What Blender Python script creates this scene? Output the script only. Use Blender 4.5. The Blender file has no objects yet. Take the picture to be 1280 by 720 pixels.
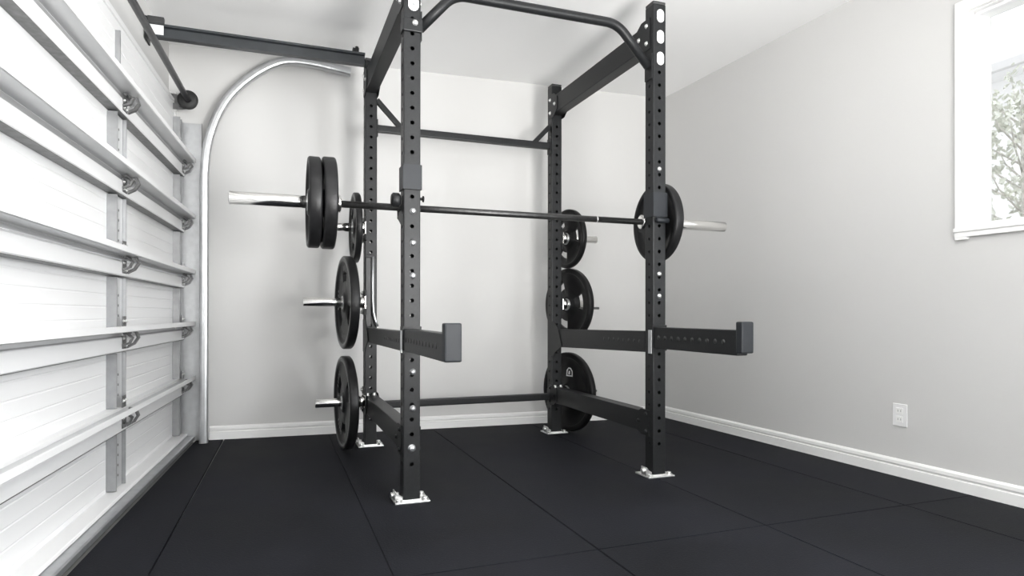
import bpy, bmesh, math, random
from mathutils import Vector, Matrix
random.seed(7)
PI = math.pi
C = bpy.context.scene.collection

LT, LB, LW = 10., 84., 280.
LS = 590.
# ------------------------------------------------------------------ materials
def mat(name, color, rough=.5, metal=0., noise=None, bump=None, coat=0., spec=.5):
    """noise=(scale, amount): procedural tone variation; bump=(scale, strength, distance)"""
    m = bpy.data.materials.new(name); m.use_nodes = True
    nt = m.node_tree; b = nt.nodes['Principled BSDF']
    b.inputs['Base Color'].default_value = (*color, 1)
    b.inputs['Roughness'].default_value = rough
    b.inputs['Metallic'].default_value = metal
    b.inputs['Coat Weight'].default_value = coat
    b.inputs['Specular IOR Level'].default_value = spec
    tc = nt.nodes.new('ShaderNodeTexCoord')
    if noise:
        n = nt.nodes.new('ShaderNodeTexNoise'); n.inputs['Scale'].default_value = noise[0]
        n.inputs['Detail'].default_value = 6
        nt.links.new(tc.outputs['Object'], n.inputs['Vector'])
        r = nt.nodes.new('ShaderNodeMapRange')
        r.inputs['From Min'].default_value = .3; r.inputs['From Max'].default_value = .7
        r.inputs['To Min'].default_value = 1 - noise[1]; r.inputs['To Max'].default_value = 1 + noise[1]
        nt.links.new(n.outputs['Fac'], r.inputs['Value'])
        mx = nt.nodes.new('ShaderNodeVectorMath'); mx.operation = 'SCALE'
        mx.inputs[0].default_value = color
        nt.links.new(r.outputs['Result'], mx.inputs['Scale'])
        nt.links.new(mx.outputs[0], b.inputs['Base Color'])
    if bump:
        n = nt.nodes.new('ShaderNodeTexNoise'); n.inputs['Scale'].default_value = bump[0]
        n.inputs['Detail'].default_value = 3
        nt.links.new(tc.outputs['Object'], n.inputs['Vector'])
        bp = nt.nodes.new('ShaderNodeBump'); bp.inputs['Strength'].default_value = bump[1]
        bp.inputs['Distance'].default_value = bump[2]
        nt.links.new(n.outputs['Fac'], bp.inputs['Height'])
        nt.links.new(bp.outputs['Normal'], b.inputs['Normal'])
    return m

M = dict(
    wall=mat('wall_paint', (.60, .597, .588), .85, noise=(.8, .015), bump=(180, .12, .002)),
    ceil=mat('ceiling_paint', (.90, .90, .895), .9, noise=(.6, .015), bump=(120, .15, .002)),
    trim=mat('trim_paint', (.84, .84, .83), .4, noise=(3, .01)),
    concrete=mat('concrete', (.25, .25, .24), .9, noise=(5, .2), bump=(30, .3, .004)),
    door=mat('door_enamel', (.77, .77, .77), .38, noise=(1.2, .015), bump=(60, .04, .002)),
    strut=mat('bright_galvanised_steel', (.62, .625, .63), .36, .5, noise=(9, .03)),
    galv=mat('galvanised_steel', (.52, .53, .54), .36, .85, noise=(25, .08)),
    stile=mat('shaded_stile_steel', (.34, .345, .35), .4, .8, noise=(25, .08)),  # galvanised steel darkened to paint in the shade on the stile lips
    zinc=mat('bright_zinc', (.78, .78, .77), .3, .9, noise=(40, .15)),
    hinge=mat('aged_hinge_steel', (.17, .17, .17), .42, .8, noise=(40, .25)),
    powder=mat('charcoal_powder_coat', (.013, .0137, .0145), .40, noise=(90, .18), bump=(600, .25, .0006), spec=.22),
    tubeblk=mat('dark_shaft_steel', (.08, .08, .085), .36, .7, noise=(30, .2)),
    chan=mat('channel_steel', (.032, .036, .040), .4, noise=(20, .12)),
    chrome=mat('chrome', (.80, .79, .77), .16, 1., noise=(8, .04)),
    shaft=mat('black_oxide_shaft', (.055, .055, .055), .33, .75, noise=(60, .2), bump=(900, .5, .0006)),
    iron=mat('cast_iron_paint', (.009, .009, .0095), .36, noise=(30, .2), bump=(220, .25, .0015), spec=.22),
    ironlt=mat('worn_grey_iron', (.11, .11, .11), .35, .5, noise=(35, .4), bump=(160, .3, .0015)),
    plastic=mat('black_plastic', (.03, .03, .031), .5, bump=(500, .2, .0005)),
    slate=mat('slate_plastic', (.016, .018, .021), .48, noise=(30, .08), spec=.25),
    white=mat('white_plastic', (.80, .80, .80), .35, noise=(6, .01)),
    mark=mat('white_raised_mark', (.7, .7, .7), .5),
    dark=mat('dark_slot', (.02, .02, .02), .6),
    lamp=None, bark=mat('bark', (.6, .58, .54), .9, noise=(20, .3)),
    leaf=mat('pale_leaf', (.64, .65, .58), .6, noise=(3, .2)),
    siding=mat('white_siding', (.80, .80, .80), .7, noise=(4, .02)),
    eave=mat('grey_fascia', (.58, .575, .57), .6),
    lawn=mat('pale_gravel', (.62, .61, .58), .9, noise=(6, .15)),
)
def rubber():
    m = mat('recycled_rubber', (.026, .027, .030), .55, bump=(140, .5, .002), spec=.10)
    nt = m.node_tree; b = nt.nodes['Principled BSDF']
    tc = nt.nodes.new('ShaderNodeTexCoord')
    big = nt.nodes.new('ShaderNodeTexNoise'); big.inputs['Scale'].default_value = 2.2; big.inputs['Detail'].default_value = 5
    nt.links.new(tc.outputs['Object'], big.inputs['Vector'])
    ramp = nt.nodes.new('ShaderNodeValToRGB')
    ramp.color_ramp.elements[0].position = .3; ramp.color_ramp.elements[0].color = (.0078, .0083, .0102, 1)
    ramp.color_ramp.elements[1].position = .75; ramp.color_ramp.elements[1].color = (.0155, .0163, .0210, 1)
    nt.links.new(big.outputs['Fac'], ramp.inputs['Fac'])
    sp = nt.nodes.new('ShaderNodeTexVoronoi'); sp.inputs['Scale'].default_value = 55
    nt.links.new(tc.outputs['Object'], sp.inputs['Vector'])
    lt = nt.nodes.new('ShaderNodeMath'); lt.operation = 'LESS_THAN'; lt.inputs[1].default_value = .09
    nt.links.new(sp.outputs['Distance'], lt.inputs[0])
    mx = nt.nodes.new('ShaderNodeMix'); mx.data_type = 'RGBA'
    mx.inputs[7].default_value = (.026, .027, .030, 1)
    nt.links.new(lt.outputs[0], mx.inputs[0]); nt.links.new(ramp.outputs['Color'], mx.inputs[6])
    nt.links.new(mx.outputs[2], b.inputs['Base Color'])
    r = nt.nodes.new('ShaderNodeMapRange'); r.inputs['To Min'].default_value = .55; r.inputs['To Max'].default_value = .8
    nt.links.new(big.outputs['Fac'], r.inputs['Value']); nt.links.new(r.outputs['Result'], b.inputs['Roughness'])
    return m
M['rubber'] = rubber()
def glass():
    m = bpy.data.materials.new('window_glass'); m.use_nodes = True; nt = m.node_tree; nt.nodes.clear()
    o = nt.nodes.new('ShaderNodeOutputMaterial'); t = nt.nodes.new('ShaderNodeBsdfTransparent')
    g = nt.nodes.new('ShaderNodeBsdfGlossy'); g.inputs['Roughness'].default_value = .02
    lw = nt.nodes.new('ShaderNodeLayerWeight'); pw = nt.nodes.new('ShaderNodeMath'); pw.operation = 'POWER'; pw.inputs[1].default_value = 4
    f = nt.nodes.new('ShaderNodeMath'); f.operation = 'MULTIPLY_ADD'; f.inputs[1].default_value = .7; f.inputs[2].default_value = .03
    nt.links.new(lw.outputs['Facing'], pw.inputs[0]); nt.links.new(pw.outputs[0], f.inputs[0])
    mx = nt.nodes.new('ShaderNodeMixShader')
    nt.links.new(f.outputs[0], mx.inputs[0]); nt.links.new(t.outputs[0], mx.inputs[1]); nt.links.new(g.outputs[0], mx.inputs[2])
    nt.links.new(mx.outputs[0], o.inputs[0]); return m
M['glass'] = glass()
def emis(name, col, s):
    m = bpy.data.materials.new(name); m.use_nodes = True
    b = m.node_tree.nodes['Principled BSDF']; b.inputs['Emission Color'].default_value = (*col, 1)
    b.inputs['Emission Strength'].default_value = s; b.inputs['Base Color'].default_value = (.8, .8, .8, 1); return m

# ------------------------------------------------------------------ mesh helpers
def box(bm, a, b, bev=0., mtx=None):
    """axis box from corner a to corner b, optional bevel and matrix"""
    a = Vector(a); b = Vector(b)
    lo = Vector([min(a[i], b[i]) for i in range(3)]); hi = Vector([max(a[i], b[i]) for i in range(3)])
    t = bmesh.new(); bmesh.ops.create_cube(t, size=1)
    for v in t.verts: v.co = Vector([lo[i] + (v.co[i] + .5) * (hi[i] - lo[i]) for i in range(3)])
    if bev: bmesh.ops.bevel(t, geom=t.edges[:], offset=bev, segments=2, affect='EDGES', profile=.6)
    if mtx: t.transform(mtx)
    me = bpy.data.meshes.new('t'); t.to_mesh(me); t.free(); bm.from_mesh(me); bpy.data.meshes.remove(me)
def frame(axis, up=Vector((0, 0, 1))):
    z = axis.normalized()
    x = up.cross(z)
    if x.length < 1e-4: x = Vector((1, 0, 0))
    x.normalize(); y = z.cross(x); return x, y, z
def tube(bm, pts, r, n=20, cap=True, sq=None, up=Vector((0, 0, 1))):
    """round tube (or rectangular sq=(w,h)) along a polyline with mitred joints"""
    pts = [Vector(p) for p in pts]; rings = []
    for i, p in enumerate(pts):
        if i == 0: d = pts[1] - p
        elif i == len(pts) - 1: d = p - pts[-2]
        else: d = (pts[i + 1] - p).normalized() + (p - pts[i - 1]).normalized()
        x, y, z = frame(d, up)
        rr = r[i] if isinstance(r, (list, tuple)) else r
        k = 1.
        if 0 < i < len(pts) - 1:
            k = 1 / max(.5, d.normalized().dot((pts[i + 1] - p).normalized()))
        if sq: rings.append([bm.verts.new(p + x * sx * sq[0] / 2 + y * sy * sq[1] / 2 * k) for sx, sy in ((-1, -1), (1, -1), (1, 1), (-1, 1))])
        else: rings.append([bm.verts.new(p + x * rr * math.cos(2 * PI * j / n) + y * rr * math.sin(2 * PI * j / n)) for j in range(n)])
    m = len(rings[0])
    for a, b in zip(rings, rings[1:]):
        for j in range(m):
            f = bm.faces.new((a[j], a[(j + 1) % m], b[(j + 1) % m], b[j])); f.smooth = not sq
    if cap: bm.faces.new(rings[0][::-1]); bm.faces.new(rings[-1])
def lathe(bm, prof, org, axis, n=48, up=Vector((0, 0, 1))):
    """profile [(r, t)] turned about the axis through org"""
    org = Vector(org); x, y, z = frame(Vector(axis), up); rings = []
    for r, t in prof:
        if r < 1e-6: rings.append([bm.verts.new(org + z * t)])
        else: rings.append([bm.verts.new(org + z * t + (x * math.cos(2 * PI * j / n) + y * math.sin(2 * PI * j / n)) * r) for j in range(n)])
    for a, b in zip(rings, rings[1:]):
        for j in range(n):
            k = (j + 1) % n
            if len(a) == 1 and len(b) == 1: continue
            if len(a) == 1: f = bm.faces.new((a[0], b[k], b[j]))
            elif len(b) == 1: f = bm.faces.new((a[j], a[k], b[0]))
            else: f = bm.faces.new((a[j], a[k], b[k], b[j]))
            f.smooth = True
def cyl(bm, a, b, r, n=24, bev=0.):
    a = Vector(a); b = Vector(b); L = (b - a).length
    bev = min(bev, L * .45, r * .5)
    p = [(0, 0), (r - bev, 0), (r, bev), (r, L - bev), (r - bev, L), (0, L)] if bev else [(0, 0), (r, 0), (r, L), (0, L)]
    lathe(bm, p, a, b - a, n)
def hexbolt(bm, p, axis, r=.011, h=.009):
    """hexagonal bolt head on a washer, axis pointing out"""
    p = Vector(p); ax = Vector(axis).normalized()
    cyl(bm, p, p + ax * .002, r * 1.35, 16)
    lathe(bm, [(0, .002), (r, .002), (r, h), (r * .8, h + .0015), (0, h + .0015)], p, ax, 6)
def prism(bm, poly, axis, t0, t1, bev=0.):
    """poly = list of 2D points in the plane normal to axis ('x','y','z'); extruded t0..t1"""
    def P(u, v, t): return {'x': (t, u, v), 'y': (u, t, v), 'z': (u, v, t)}[axis]
    t = bmesh.new()
    lo = [t.verts.new(P(u, v, t0)) for u, v in poly]; hi = [t.verts.new(P(u, v, t1)) for u, v in poly]
    t.faces.new(lo[::-1]); t.faces.new(hi); n = len(poly)
    for i in range(n): t.faces.new((lo[i], lo[(i + 1) % n], hi[(i + 1) % n], hi[i]))
    if bev: bmesh.ops.bevel(t, geom=t.edges[:], offset=bev, segments=2, affect='EDGES')
    me = bpy.data.meshes.new('t'); t.to_mesh(me); t.free(); bm.from_mesh(me); bpy.data.meshes.remove(me)
def obj(name, bm, m, parent=None, world=True):
    bmesh.ops.recalc_face_normals(bm, faces=bm.faces)
    me = bpy.data.meshes.new(name); bm.to_mesh(me); bm.free()
    for p in me.polygons: p.use_smooth = p.use_smooth
    me.materials.append(m); o = bpy.data.objects.new(name, me); C.objects.link(o)
    if parent:
        o.parent = parent
        if world: o.matrix_parent_inverse = Matrix.Translation(root_loc(parent)).inverted()
    return o
def root_loc(p):
    v = Vector(p.location)
    while p.parent:
        p = p.parent; v = Vector(p.location) if not p.parent else v
    return v
def tag(o, label=None, cat=None, group=None, kind=None):
    if label: o['label'] = label
    if cat: o['category'] = cat
    if group: o['group'] = group
    if kind: o['kind'] = kind
    return o
def thing(name, loc, label, cat, group=None, kind=None):
    o = bpy.data.objects.new(name, None); C.objects.link(o); o.location = loc; o.empty_display_size = .1
    return tag(o, label, cat, group, kind)
def struct(name, bm, m): return tag(obj(name, bm, m), kind='structure')
def sub(name, bm, m, part):
    """a sub-part: mesh in world coordinates under a part that sits at the identity"""
    bmesh.ops.recalc_face_normals(bm, faces=bm.faces)
    me = bpy.data.meshes.new(name); bm.to_mesh(me); bm.free(); me.materials.append(m)
    o = bpy.data.objects.new(name, me); C.objects.link(o); o.parent = part; return o
def merge_into(part, bm, m):
    """adds shapes (in the part's mesh space) to a part's own mesh as a second material"""
    bmesh.ops.recalc_face_normals(bm, faces=bm.faces)
    k = len(part.data.materials); part.data.materials.append(m)
    for f_ in bm.faces: f_.material_index = k
    t = bpy.data.meshes.new('t'); bm.to_mesh(t); bm.free()
    b = bmesh.new(); b.from_mesh(part.data); b.from_mesh(t); b.to_mesh(part.data); b.free(); bpy.data.meshes.remove(t)
def split_pieces(o, gap=.0015):
    """one object per separate piece of a mesh (pieces whose boxes touch stay together)"""
    b = bmesh.new(); b.from_mesh(o.data); b.verts.ensure_lookup_table(); seen = {}; comps = []
    for v in b.verts:
        if v.index in seen: continue
        st = [v]; seen[v.index] = len(comps); c = []
        while st:
            q = st.pop(); c.append(q.index)
            for e_ in q.link_edges:
                r_ = e_.other_vert(q)
                if r_.index not in seen: seen[r_.index] = len(comps); st.append(r_)
        comps.append(c)
    def bb(c):
        co = [b.verts[i].co for i in c]; return [min(p[k] for p in co) - gap for k in range(3)], [max(p[k] for p in co) + gap for k in range(3)]
    groups = [[c, *bb(c)] for c in comps]; done = False
    while not done:
        done = True
        for i in range(len(groups)):
            for j in range(i + 1, len(groups)):
                A, B = groups[i], groups[j]
                if all(A[1][k] <= B[2][k] and B[1][k] <= A[2][k] for k in range(3)):
                    c = A[0] + B[0]; groups[i] = [c, *bb(c)]; groups.pop(j); done = False; break
            if not done: break
    b.free()
    if len(groups) < 2: return
    src = o.data
    for n_, g in enumerate(groups):
        keep = set(g[0]); q = bmesh.new(); q.from_mesh(src); q.verts.ensure_lookup_table()
        bmesh.ops.delete(q, geom=[v for v in q.verts if v.index not in keep], context='VERTS')
        me_ = bpy.data.meshes.new(o.name.split('.')[0]); q.to_mesh(me_); q.free()
        for m_ in src.materials: me_.materials.append(m_)
        if n_ == 0: o.data = me_
        else:
            c = o.copy(); c.data = me_; C.objects.link(c)
def copy_tree(o, parent=None, dx=Vector((0, 0, 0)), label=None):
    c = o.copy(); C.objects.link(c)
    if parent: c.parent = parent
    else: c.location = o.location + dx
    if label: c['label'] = label
    for ch in list(o.children): copy_tree(ch, c)
    return c

# ------------------------------------------------------------------ room
H = 2.4026
RW0, RWA = 2.8673, math.radians(1.5204)       # right wall: x at y=0, and its slant
BW0, BWA = 4.2922, math.radians(-3.8717)      # back wall: y at x=0, and its slant
P0 = Vector((-.436, 4.40, 0)); DA = math.radians(3.6)
DD = Vector((math.sin(DA), math.cos(DA), 0)); DN = Vector((math.cos(DA), -math.sin(DA), 0))
def D(off, s, z=0): return P0 + DN * off + DD * s + Vector((0, 0, z))   # point relative to the garage-door plane
def rx(y): return RW0 - math.tan(RWA) * y
def by(x): return BW0 + math.tan(BWA) * x
YF = -2.6

def quadprism(bm, pts, z0, z1): prism(bm, [(p[0], p[1]) for p in pts], 'z', z0, z1)
LWO = -.15                                     # inner face of the left wall, in door offset
def left_pt(y, off=LWO): s = (y - P0.y) / math.cos(DA); return D(off, s)
bm = bmesh.new(); quadprism(bm, [(-1.6, YF - .2), (3.4, YF - .2), (3.4, 4.8), (-1.6, 4.8)], -.16, -.012)
struct('floor', bm, M['concrete'])
bm = bmesh.new(); quadprism(bm, [(-1.6, YF - .2), (3.4, YF - .2), (3.4, 4.8), (-1.6, 4.8)], H, H + .15)
struct('ceiling', bm, M['ceil'])
bm = bmesh.new(); quadprism(bm, [(-1.4, by(-1.4)), (3.2, by(3.2)), (3.2, by(3.2) + .15), (-1.4, by(-1.4) + .15)], -.012, H)
struct('wall_back', bm, M['wall'])
# right wall, built in its own frame (v along the wall, towards the back), with two window openings, the unseen one enlarged for its light
RM = Matrix.Translation((RW0, 0, 0)) @ Matrix.Rotation(RWA, 4, 'Z')     # local: x = into the wall, y = along it
wins = [(.62, 1.888, 1.15, 2.085), (-2.3, -.35, .55, 2.105)]
bm = bmesh.new()
ys = [YF - .1, -2.3, -.35, .62, 1.888, 4.4]
for i, (a, b) in enumerate(zip(ys, ys[1:])):
    if i in (1, 3):
        box(bm, (0, a, -.012), (.15, b, 1.15 if i == 3 else .55), mtx=RM); box(bm, (0, a, 2.085 if i == 3 else 2.105), (.15, b, H), mtx=RM)
    else: box(bm, (0, a, -.012), (.15, b, H), mtx=RM)
bmesh.ops.remove_doubles(bm, verts=bm.verts, dist=1e-5)
struct('wall_right', bm, M['wall'])
# left wall: header over the garage door, and the pier behind the camera
LM = Matrix.Translation(P0) @ Matrix.Rotation(-DA, 4, 'Z')              # local: x = door normal (into room), y = along door
bm = bmesh.new()
box(bm, (-.30, -7.2, 2.03), (LWO, .1, H), mtx=LM)
box(bm, (-.30, -7.2, -.012), (LWO, -5.6, 2.03), mtx=LM)
box(bm, (-.30, -.08, -.012), (LWO, .1, 2.03), mtx=LM)
struct('wall_left', bm, M['wall'])
bm = bmesh.new()                                                        # front wall behind the camera with an unseen glazed opening sized for its light
for a, b, z0, z1 in ((-1.4, -.3, -.012, H), (-.3, 2.1, 2.15, H), (2.1, 3.2, -.012, H), (-.3, 2.1, -.012, 1.35)):
    box(bm, (a, YF - .15, z0), (b, YF, z1))
struct('wall_front', bm, M['wall'])

# baseboards with an ogee lip
def baseboard(name, mtx, y0, y1, flip=1):
    prof = [(0, 0), (-.014, 0), (-.014, .046), (-.007, .050), (-.007, .055), (-.0135, .060), (-.012, .074), (-.005, .082), (0, .083)]
    bm = bmesh.new()
    prism(bm, prof, 'y', y0, y1); bm.transform(mtx)
    struct(name, bm, M['trim'])
baseboard('baseboard_right', RM, YF, 4.108)
BM = Matrix.Translation((0, BW0, 0)) @ Matrix.Rotation(BWA, 4, 'Z') @ Matrix.Rotation(PI / 2, 4, 'Z')   # local x -> into wall, y -> -X
baseboard('baseboard_back', BM, -2.75, .362)

# windows: casing (trim), frame with sash and glass
def window(n, y0, y1, z0, z1):
    e = thing('window_%d' % n, RM @ Vector((0, (y0 + y1) / 2, z0)), None, None, kind='structure')
    w = .052
    bm = bmesh.new()                                                   # flat casing on the wall
    for a, b in (((-.016, y1, z0 - w), (0, y1 + w, z1 + w)), ((-.016, y0 - w, z0 - w), (0, y0, z1 + w)), ((-.016, y0, z1), (0, y1, z1 + w))):
        box(bm, a, b, .002, RM)
    obj('casing', bm, M['trim'], e)
    bm = bmesh.new(); box(bm, (-.022, y0 - w - .004, z0 - .018), (0, y1 + w + .004, z0), .003, RM)
    box(bm, (-.017, y0 - w - .001, z0 - .040), (0, y1 + w + .001, z0 - .018), .002, RM)
    obj('sill', bm, M['trim'], e)
    bm = bmesh.new(); jt = .006                                        # jamb liner
    for a, b in (((0, y1 - jt, z0), (.13, y1, z1)), ((0, y0, z0), (.13, y0 + jt, z1)), ((0, y0, z1 - jt), (.13, y1, z1)), ((0, y0, z0), (.13, y1, z0 + jt))):
        box(bm, a, b, .001, RM)
    obj('jamb', bm, M['trim'], e)
    bm = bmesh.new(); f = .014; d0, d1 = .022, .05
    for a, b in (((d0, y1 - jt - f, z0 + jt), (d1, y1 - jt, z1 - jt)), ((d0, y0 + jt, z0 + jt), (d1, y0 + jt + f, z1 - jt)),
                 ((d0, y0 + jt, z1 - jt - f), (d1, y1 - jt, z1 - jt)), ((d0, y0 + jt, z0 + jt), (d1, y1 - jt, z0 + jt + f))):
        box(bm, a, b, .003, RM)
    s = obj('sash', bm, M['white'], e)
    bm = bmesh.new(); box(bm, (.034, y0 + .012, z0 + .012), (.038, y1 - .012, z1 - .012), 0, RM)
    g = obj('pane', bm, M['glass'], e)
for i, w_ in enumerate(wins): window(i + 1, *w_)
e = thing('window_3', (.9, YF, 1.35), None, None, kind='structure')
bm = bmesh.new()
for a, b in (((-.3, 2.09), (-.24, 1.35)), ((2.04, 2.09), (2.1, 1.35)), ((.87, 2.09), (.93, 1.35))): box(bm, (a[0], YF - .09, b[1]), (b[0], YF - .03, 2.15), .004)
box(bm, (-.3, YF - .09, 1.35), (2.1, YF - .03, 1.41), .004); box(bm, (-.3, YF - .09, 2.09), (2.1, YF - .03, 2.15), .004)
obj('frame', bm, M['white'], e)
bm = bmesh.new(); box(bm, (-.25, YF - .062, 1.4), (2.05, YF - .058, 2.1)); obj('pane', bm, M['glass'], e)

# ------------------------------------------------------------------ outside the right-hand window
bm = bmesh.new(); quadprism(bm, [(3.4, -9), (16, -9), (16, 14), (3.4, 14)], -.3, -.2)
tag(obj('ground', bm, M['lawn']), kind='structure')
def tree():
    X, Y = 5.3, 3.17
    e = thing('garden_tree', (X, Y, -.2), 'pale leafy tree with slender branches outside the right-hand window', 'tree')
    bm = bmesh.new(); rnd = random.Random(3); tips = []
    tube(bm, [(X, Y, -.2), (X + .02, Y - .01, .8), (X, Y - .03, 1.5), (X - .02, Y - .02, 2.5)], [.05, .04, .028, .006], 10)
    for i in range(38):
        z = .9 + 1.4 * i / 38; a = i * 2.4; L = .58 - .22 * (z - .9)
        p = Vector((X, Y - .02, z)); q = p + Vector((math.cos(a) * L * .6, math.sin(a) * L * .6, .18)); r_ = p + Vector((math.cos(a) * L, math.sin(a) * L, .42))
        tube(bm, [p, q, r_], [.009, .006, .002], 6)
        for k in range(26):
            t = rnd.uniform(.25, 1.05); c = (p * (1 - t) ** 2 + q * 2 * t * (1 - t) + r_ * t * t)
            tips.append(c + Vector([rnd.gauss(0, .03) for _ in range(3)]))
    obj('trunk', bm, M['bark'], e)
    bm = bmesh.new()
    for c in tips:
        for k in range(2):
            d = Vector([rnd.gauss(0, 1) for _ in range(3)]).normalized(); u = d.orthogonal().normalized(); v = d.cross(u)
            L, W = rnd.uniform(.024, .042), rnd.uniform(.012, .018)
            c2 = c + d * rnd.uniform(0, .03)
            vs = [bm.verts.new(c2 + x) for x in (-u * L, v * W + d * .004, u * L, -v * W + d * .004)]
            bm.faces.new(vs)
    tag(obj('foliage', bm, M['leaf'], e), kind='stuff')
tree()
e = thing('neighbouring_house', (9.5, 4.5, -.2), 'white house with a pale eave seen through the right-hand window', 'house')
bm = bmesh.new(); box(bm, (8.6, -1, -.2), (13, 9, 3.75)); obj('wall', bm, M['siding'], e)
bm = bmesh.new(); prism(bm, [(8.2, 3.72), (13.4, 3.72), (13.4, 3.9), (10.8, 5.0), (8.2, 3.9)], 'y', -1.4, 9.4); obj('roof', bm, M['siding'], e)
bm = bmesh.new(); box(bm, (8.12, -1.45, 3.70), (8.2, 9.45, 3.80), .01); obj('gutter', bm, M['eave'], e)

# ------------------------------------------------------------------ rubber mats
xs_back = [None, (-.298, -.337), .335, 1.004, 1.695, 2.405, None]
rows = [(-.572, .643), (.646, 1.865), (1.868, None)]
places = ['beside the garage door', 'second from the garage door', 'third from the garage door', 'fourth from the garage door', 'second from the right wall', 'strip along the right wall']
rowtxt = ['', 'in the nearest row', 'reaching the back wall']
def seam(k, y, side):
    g = (.0004 if k == 2 else .0014) * side
    if k == 0: return left_pt(y, .004).x
    if k == 1: return -.2944 - (3.752 - y) * .0302 + g
    if k == 6: return rx(y) - .002
    return xs_back[k] + g
for r_i, (y0, y1) in enumerate(rows):
    for k in range(6):
        ya = y0
        if y1 is None:
            pts = []
            xa0, xb0 = seam(k, ya, 1), seam(k + 1, ya, -1)
            xa1, xb1 = seam(k, 4.3, 1), seam(k + 1, 4.1, -1)
            pts = [(xa0, ya), (xb0, ya), (xb1, by(xb1) - .003), (xa1, by(xa1) - .003)]
        else: pts = [(seam(k, ya, 1), ya), (seam(k + 1, ya, -1), ya), (seam(k + 1, y1, -1), y1), (seam(k, y1, 1), y1)]
        bm = bmesh.new(); prism(bm, pts, 'z', -.012, 0, .0018)
        o = obj('rubber_mat', bm, M['rubber'])
        if r_i < 1:
            tag(o, 'black rubber mat under the camera, outside the photograph', 'mat', 'interlocked black rubber floor mats')
        else: tag(o, 'black rubber mat %s, %s' % (rowtxt[r_i], places[k]), 'mat', 'black rubber floor mats')

# ------------------------------------------------------------------ garage door
door = thing('door_1', D(0, -2.6, 0), 'white steel sectional garage door with horizontal struts along the left side', None, kind='structure')
S0, S1 = -5.5, -.088
SK, RF = -.108, -.060                         # skin face, rail face
Z = [.0, .365, .695, 1.008, 1.345, 1.683, 2.025]
ST = [s for s in (-.135, -1.335, -2.75, -4.15, -5.35)]
def dbox(bm, o0, s0, z0, o1, s1, z1, bev=0.): box(bm, (o0, s0, z0), (o1, s1, z1), bev, LM)
for i in range(6):
    z0, z1 = Z[i] + .003, Z[i + 1] - .003
    bm = bmesh.new()
    # ribbed skin: shallow pressed grooves
    prof = [(SK - .02, z0), (SK, z0)]
    n = 6
    for k in range(1, n):
        zz = z0 + (z1 - z0) * k / n
        prof += [(SK, zz - .004), (SK - .0016, zz - .0015), (SK - .0016, zz + .0015), (SK, zz + .004)]
    prof += [(SK, z1), (SK - .02, z1)]
    prism(bm, prof, 'y', S0, S1)
    bm.transform(LM)
    p = obj('section_panel', bm, M['door'], door)
    bm = bmesh.new()                           # rolled top rail of the section
    rz0 = z1 - .076
    if i == 5: prism(bm, [(SK, z1 - .004), (SK + .008, z1 - .004), (SK + .008, z1 + .02), (SK, z1 + .02)], 'y', S0, S1)
    else: prism(bm, [(SK, rz0), (RF - .004, rz0), (RF, rz0 + .004), (RF, z1 - .020), (RF - .004, z1 - .016), (SK, z1 - .016)], 'y', S0, S1)
    bm.transform(LM); sub('top_rail', bm, M['door'], p)
    if i < 5: bm = bmesh.new(); prism(bm, [(SK, rz0 - .0018), (RF - .003, rz0 - .0018), (RF - .003, rz0 - .0002), (SK, rz0 - .0002)], 'y', S0, S1)
    if i < 5: bm.transform(LM); sub('rail_shade_strip', bm, M['hinge'], p)  # dark strip that paints in the shade under the rail
    bm = bmesh.new()                           # lower rail of the section
    if i: prism(bm, [(SK, z0), (RF - .01, z0), (RF - .01, z0 + .016), (SK, z0 + .016)], 'y', S0, S1)
    else: prism(bm, [(SK, .030), (-.045, .030), (-.042, .033), (-.042, .043), (-.045, .046), (SK, .046)], 'y', S0, S1)
    bm.transform(LM); sub('bottom_rail', bm, M['door'], p)
bm = bmesh.new(); prism(bm, [(SK, .001), (-.012, .001), (-.002, .008), (-.002, .026), (-.01, .028), (SK, .028)], 'y', S0, S1); bm.transform(LM)
tag(obj('bottom_seal', bm, M['galv'], door), 'grey metal seal retainer along the foot of the door')
for z in (.372, .702, 1.015, 1.352, 1.690):   # U-shaped struts
    bm = bmesh.new()
    prism(bm, [(SK + .002, z - .003), (-.003, z - .003), (0, z), (0, z + .021), (-.0025, z + .021),
               (-.0035, z + .0005), (SK + .002, z + .0005)], 'y', S0, -.09)
    bm.transform(LM)
    st_ = obj('strut', bm, M['strut'], door)
    bm = bmesh.new(); prism(bm, [(-.0040, z + .0008), (.0012, z - .0005), (.0012, z + .0222), (-.0040, z + .0222)], 'y', S0, -.0895, .0006)  # light on the lip put into colour: white edge on greyer strut
    bm.transform(LM); sub('painted_lit_edge', bm, M['door'], st_)['label'] = 'white front edge of the strut, painted as lit'
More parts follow.
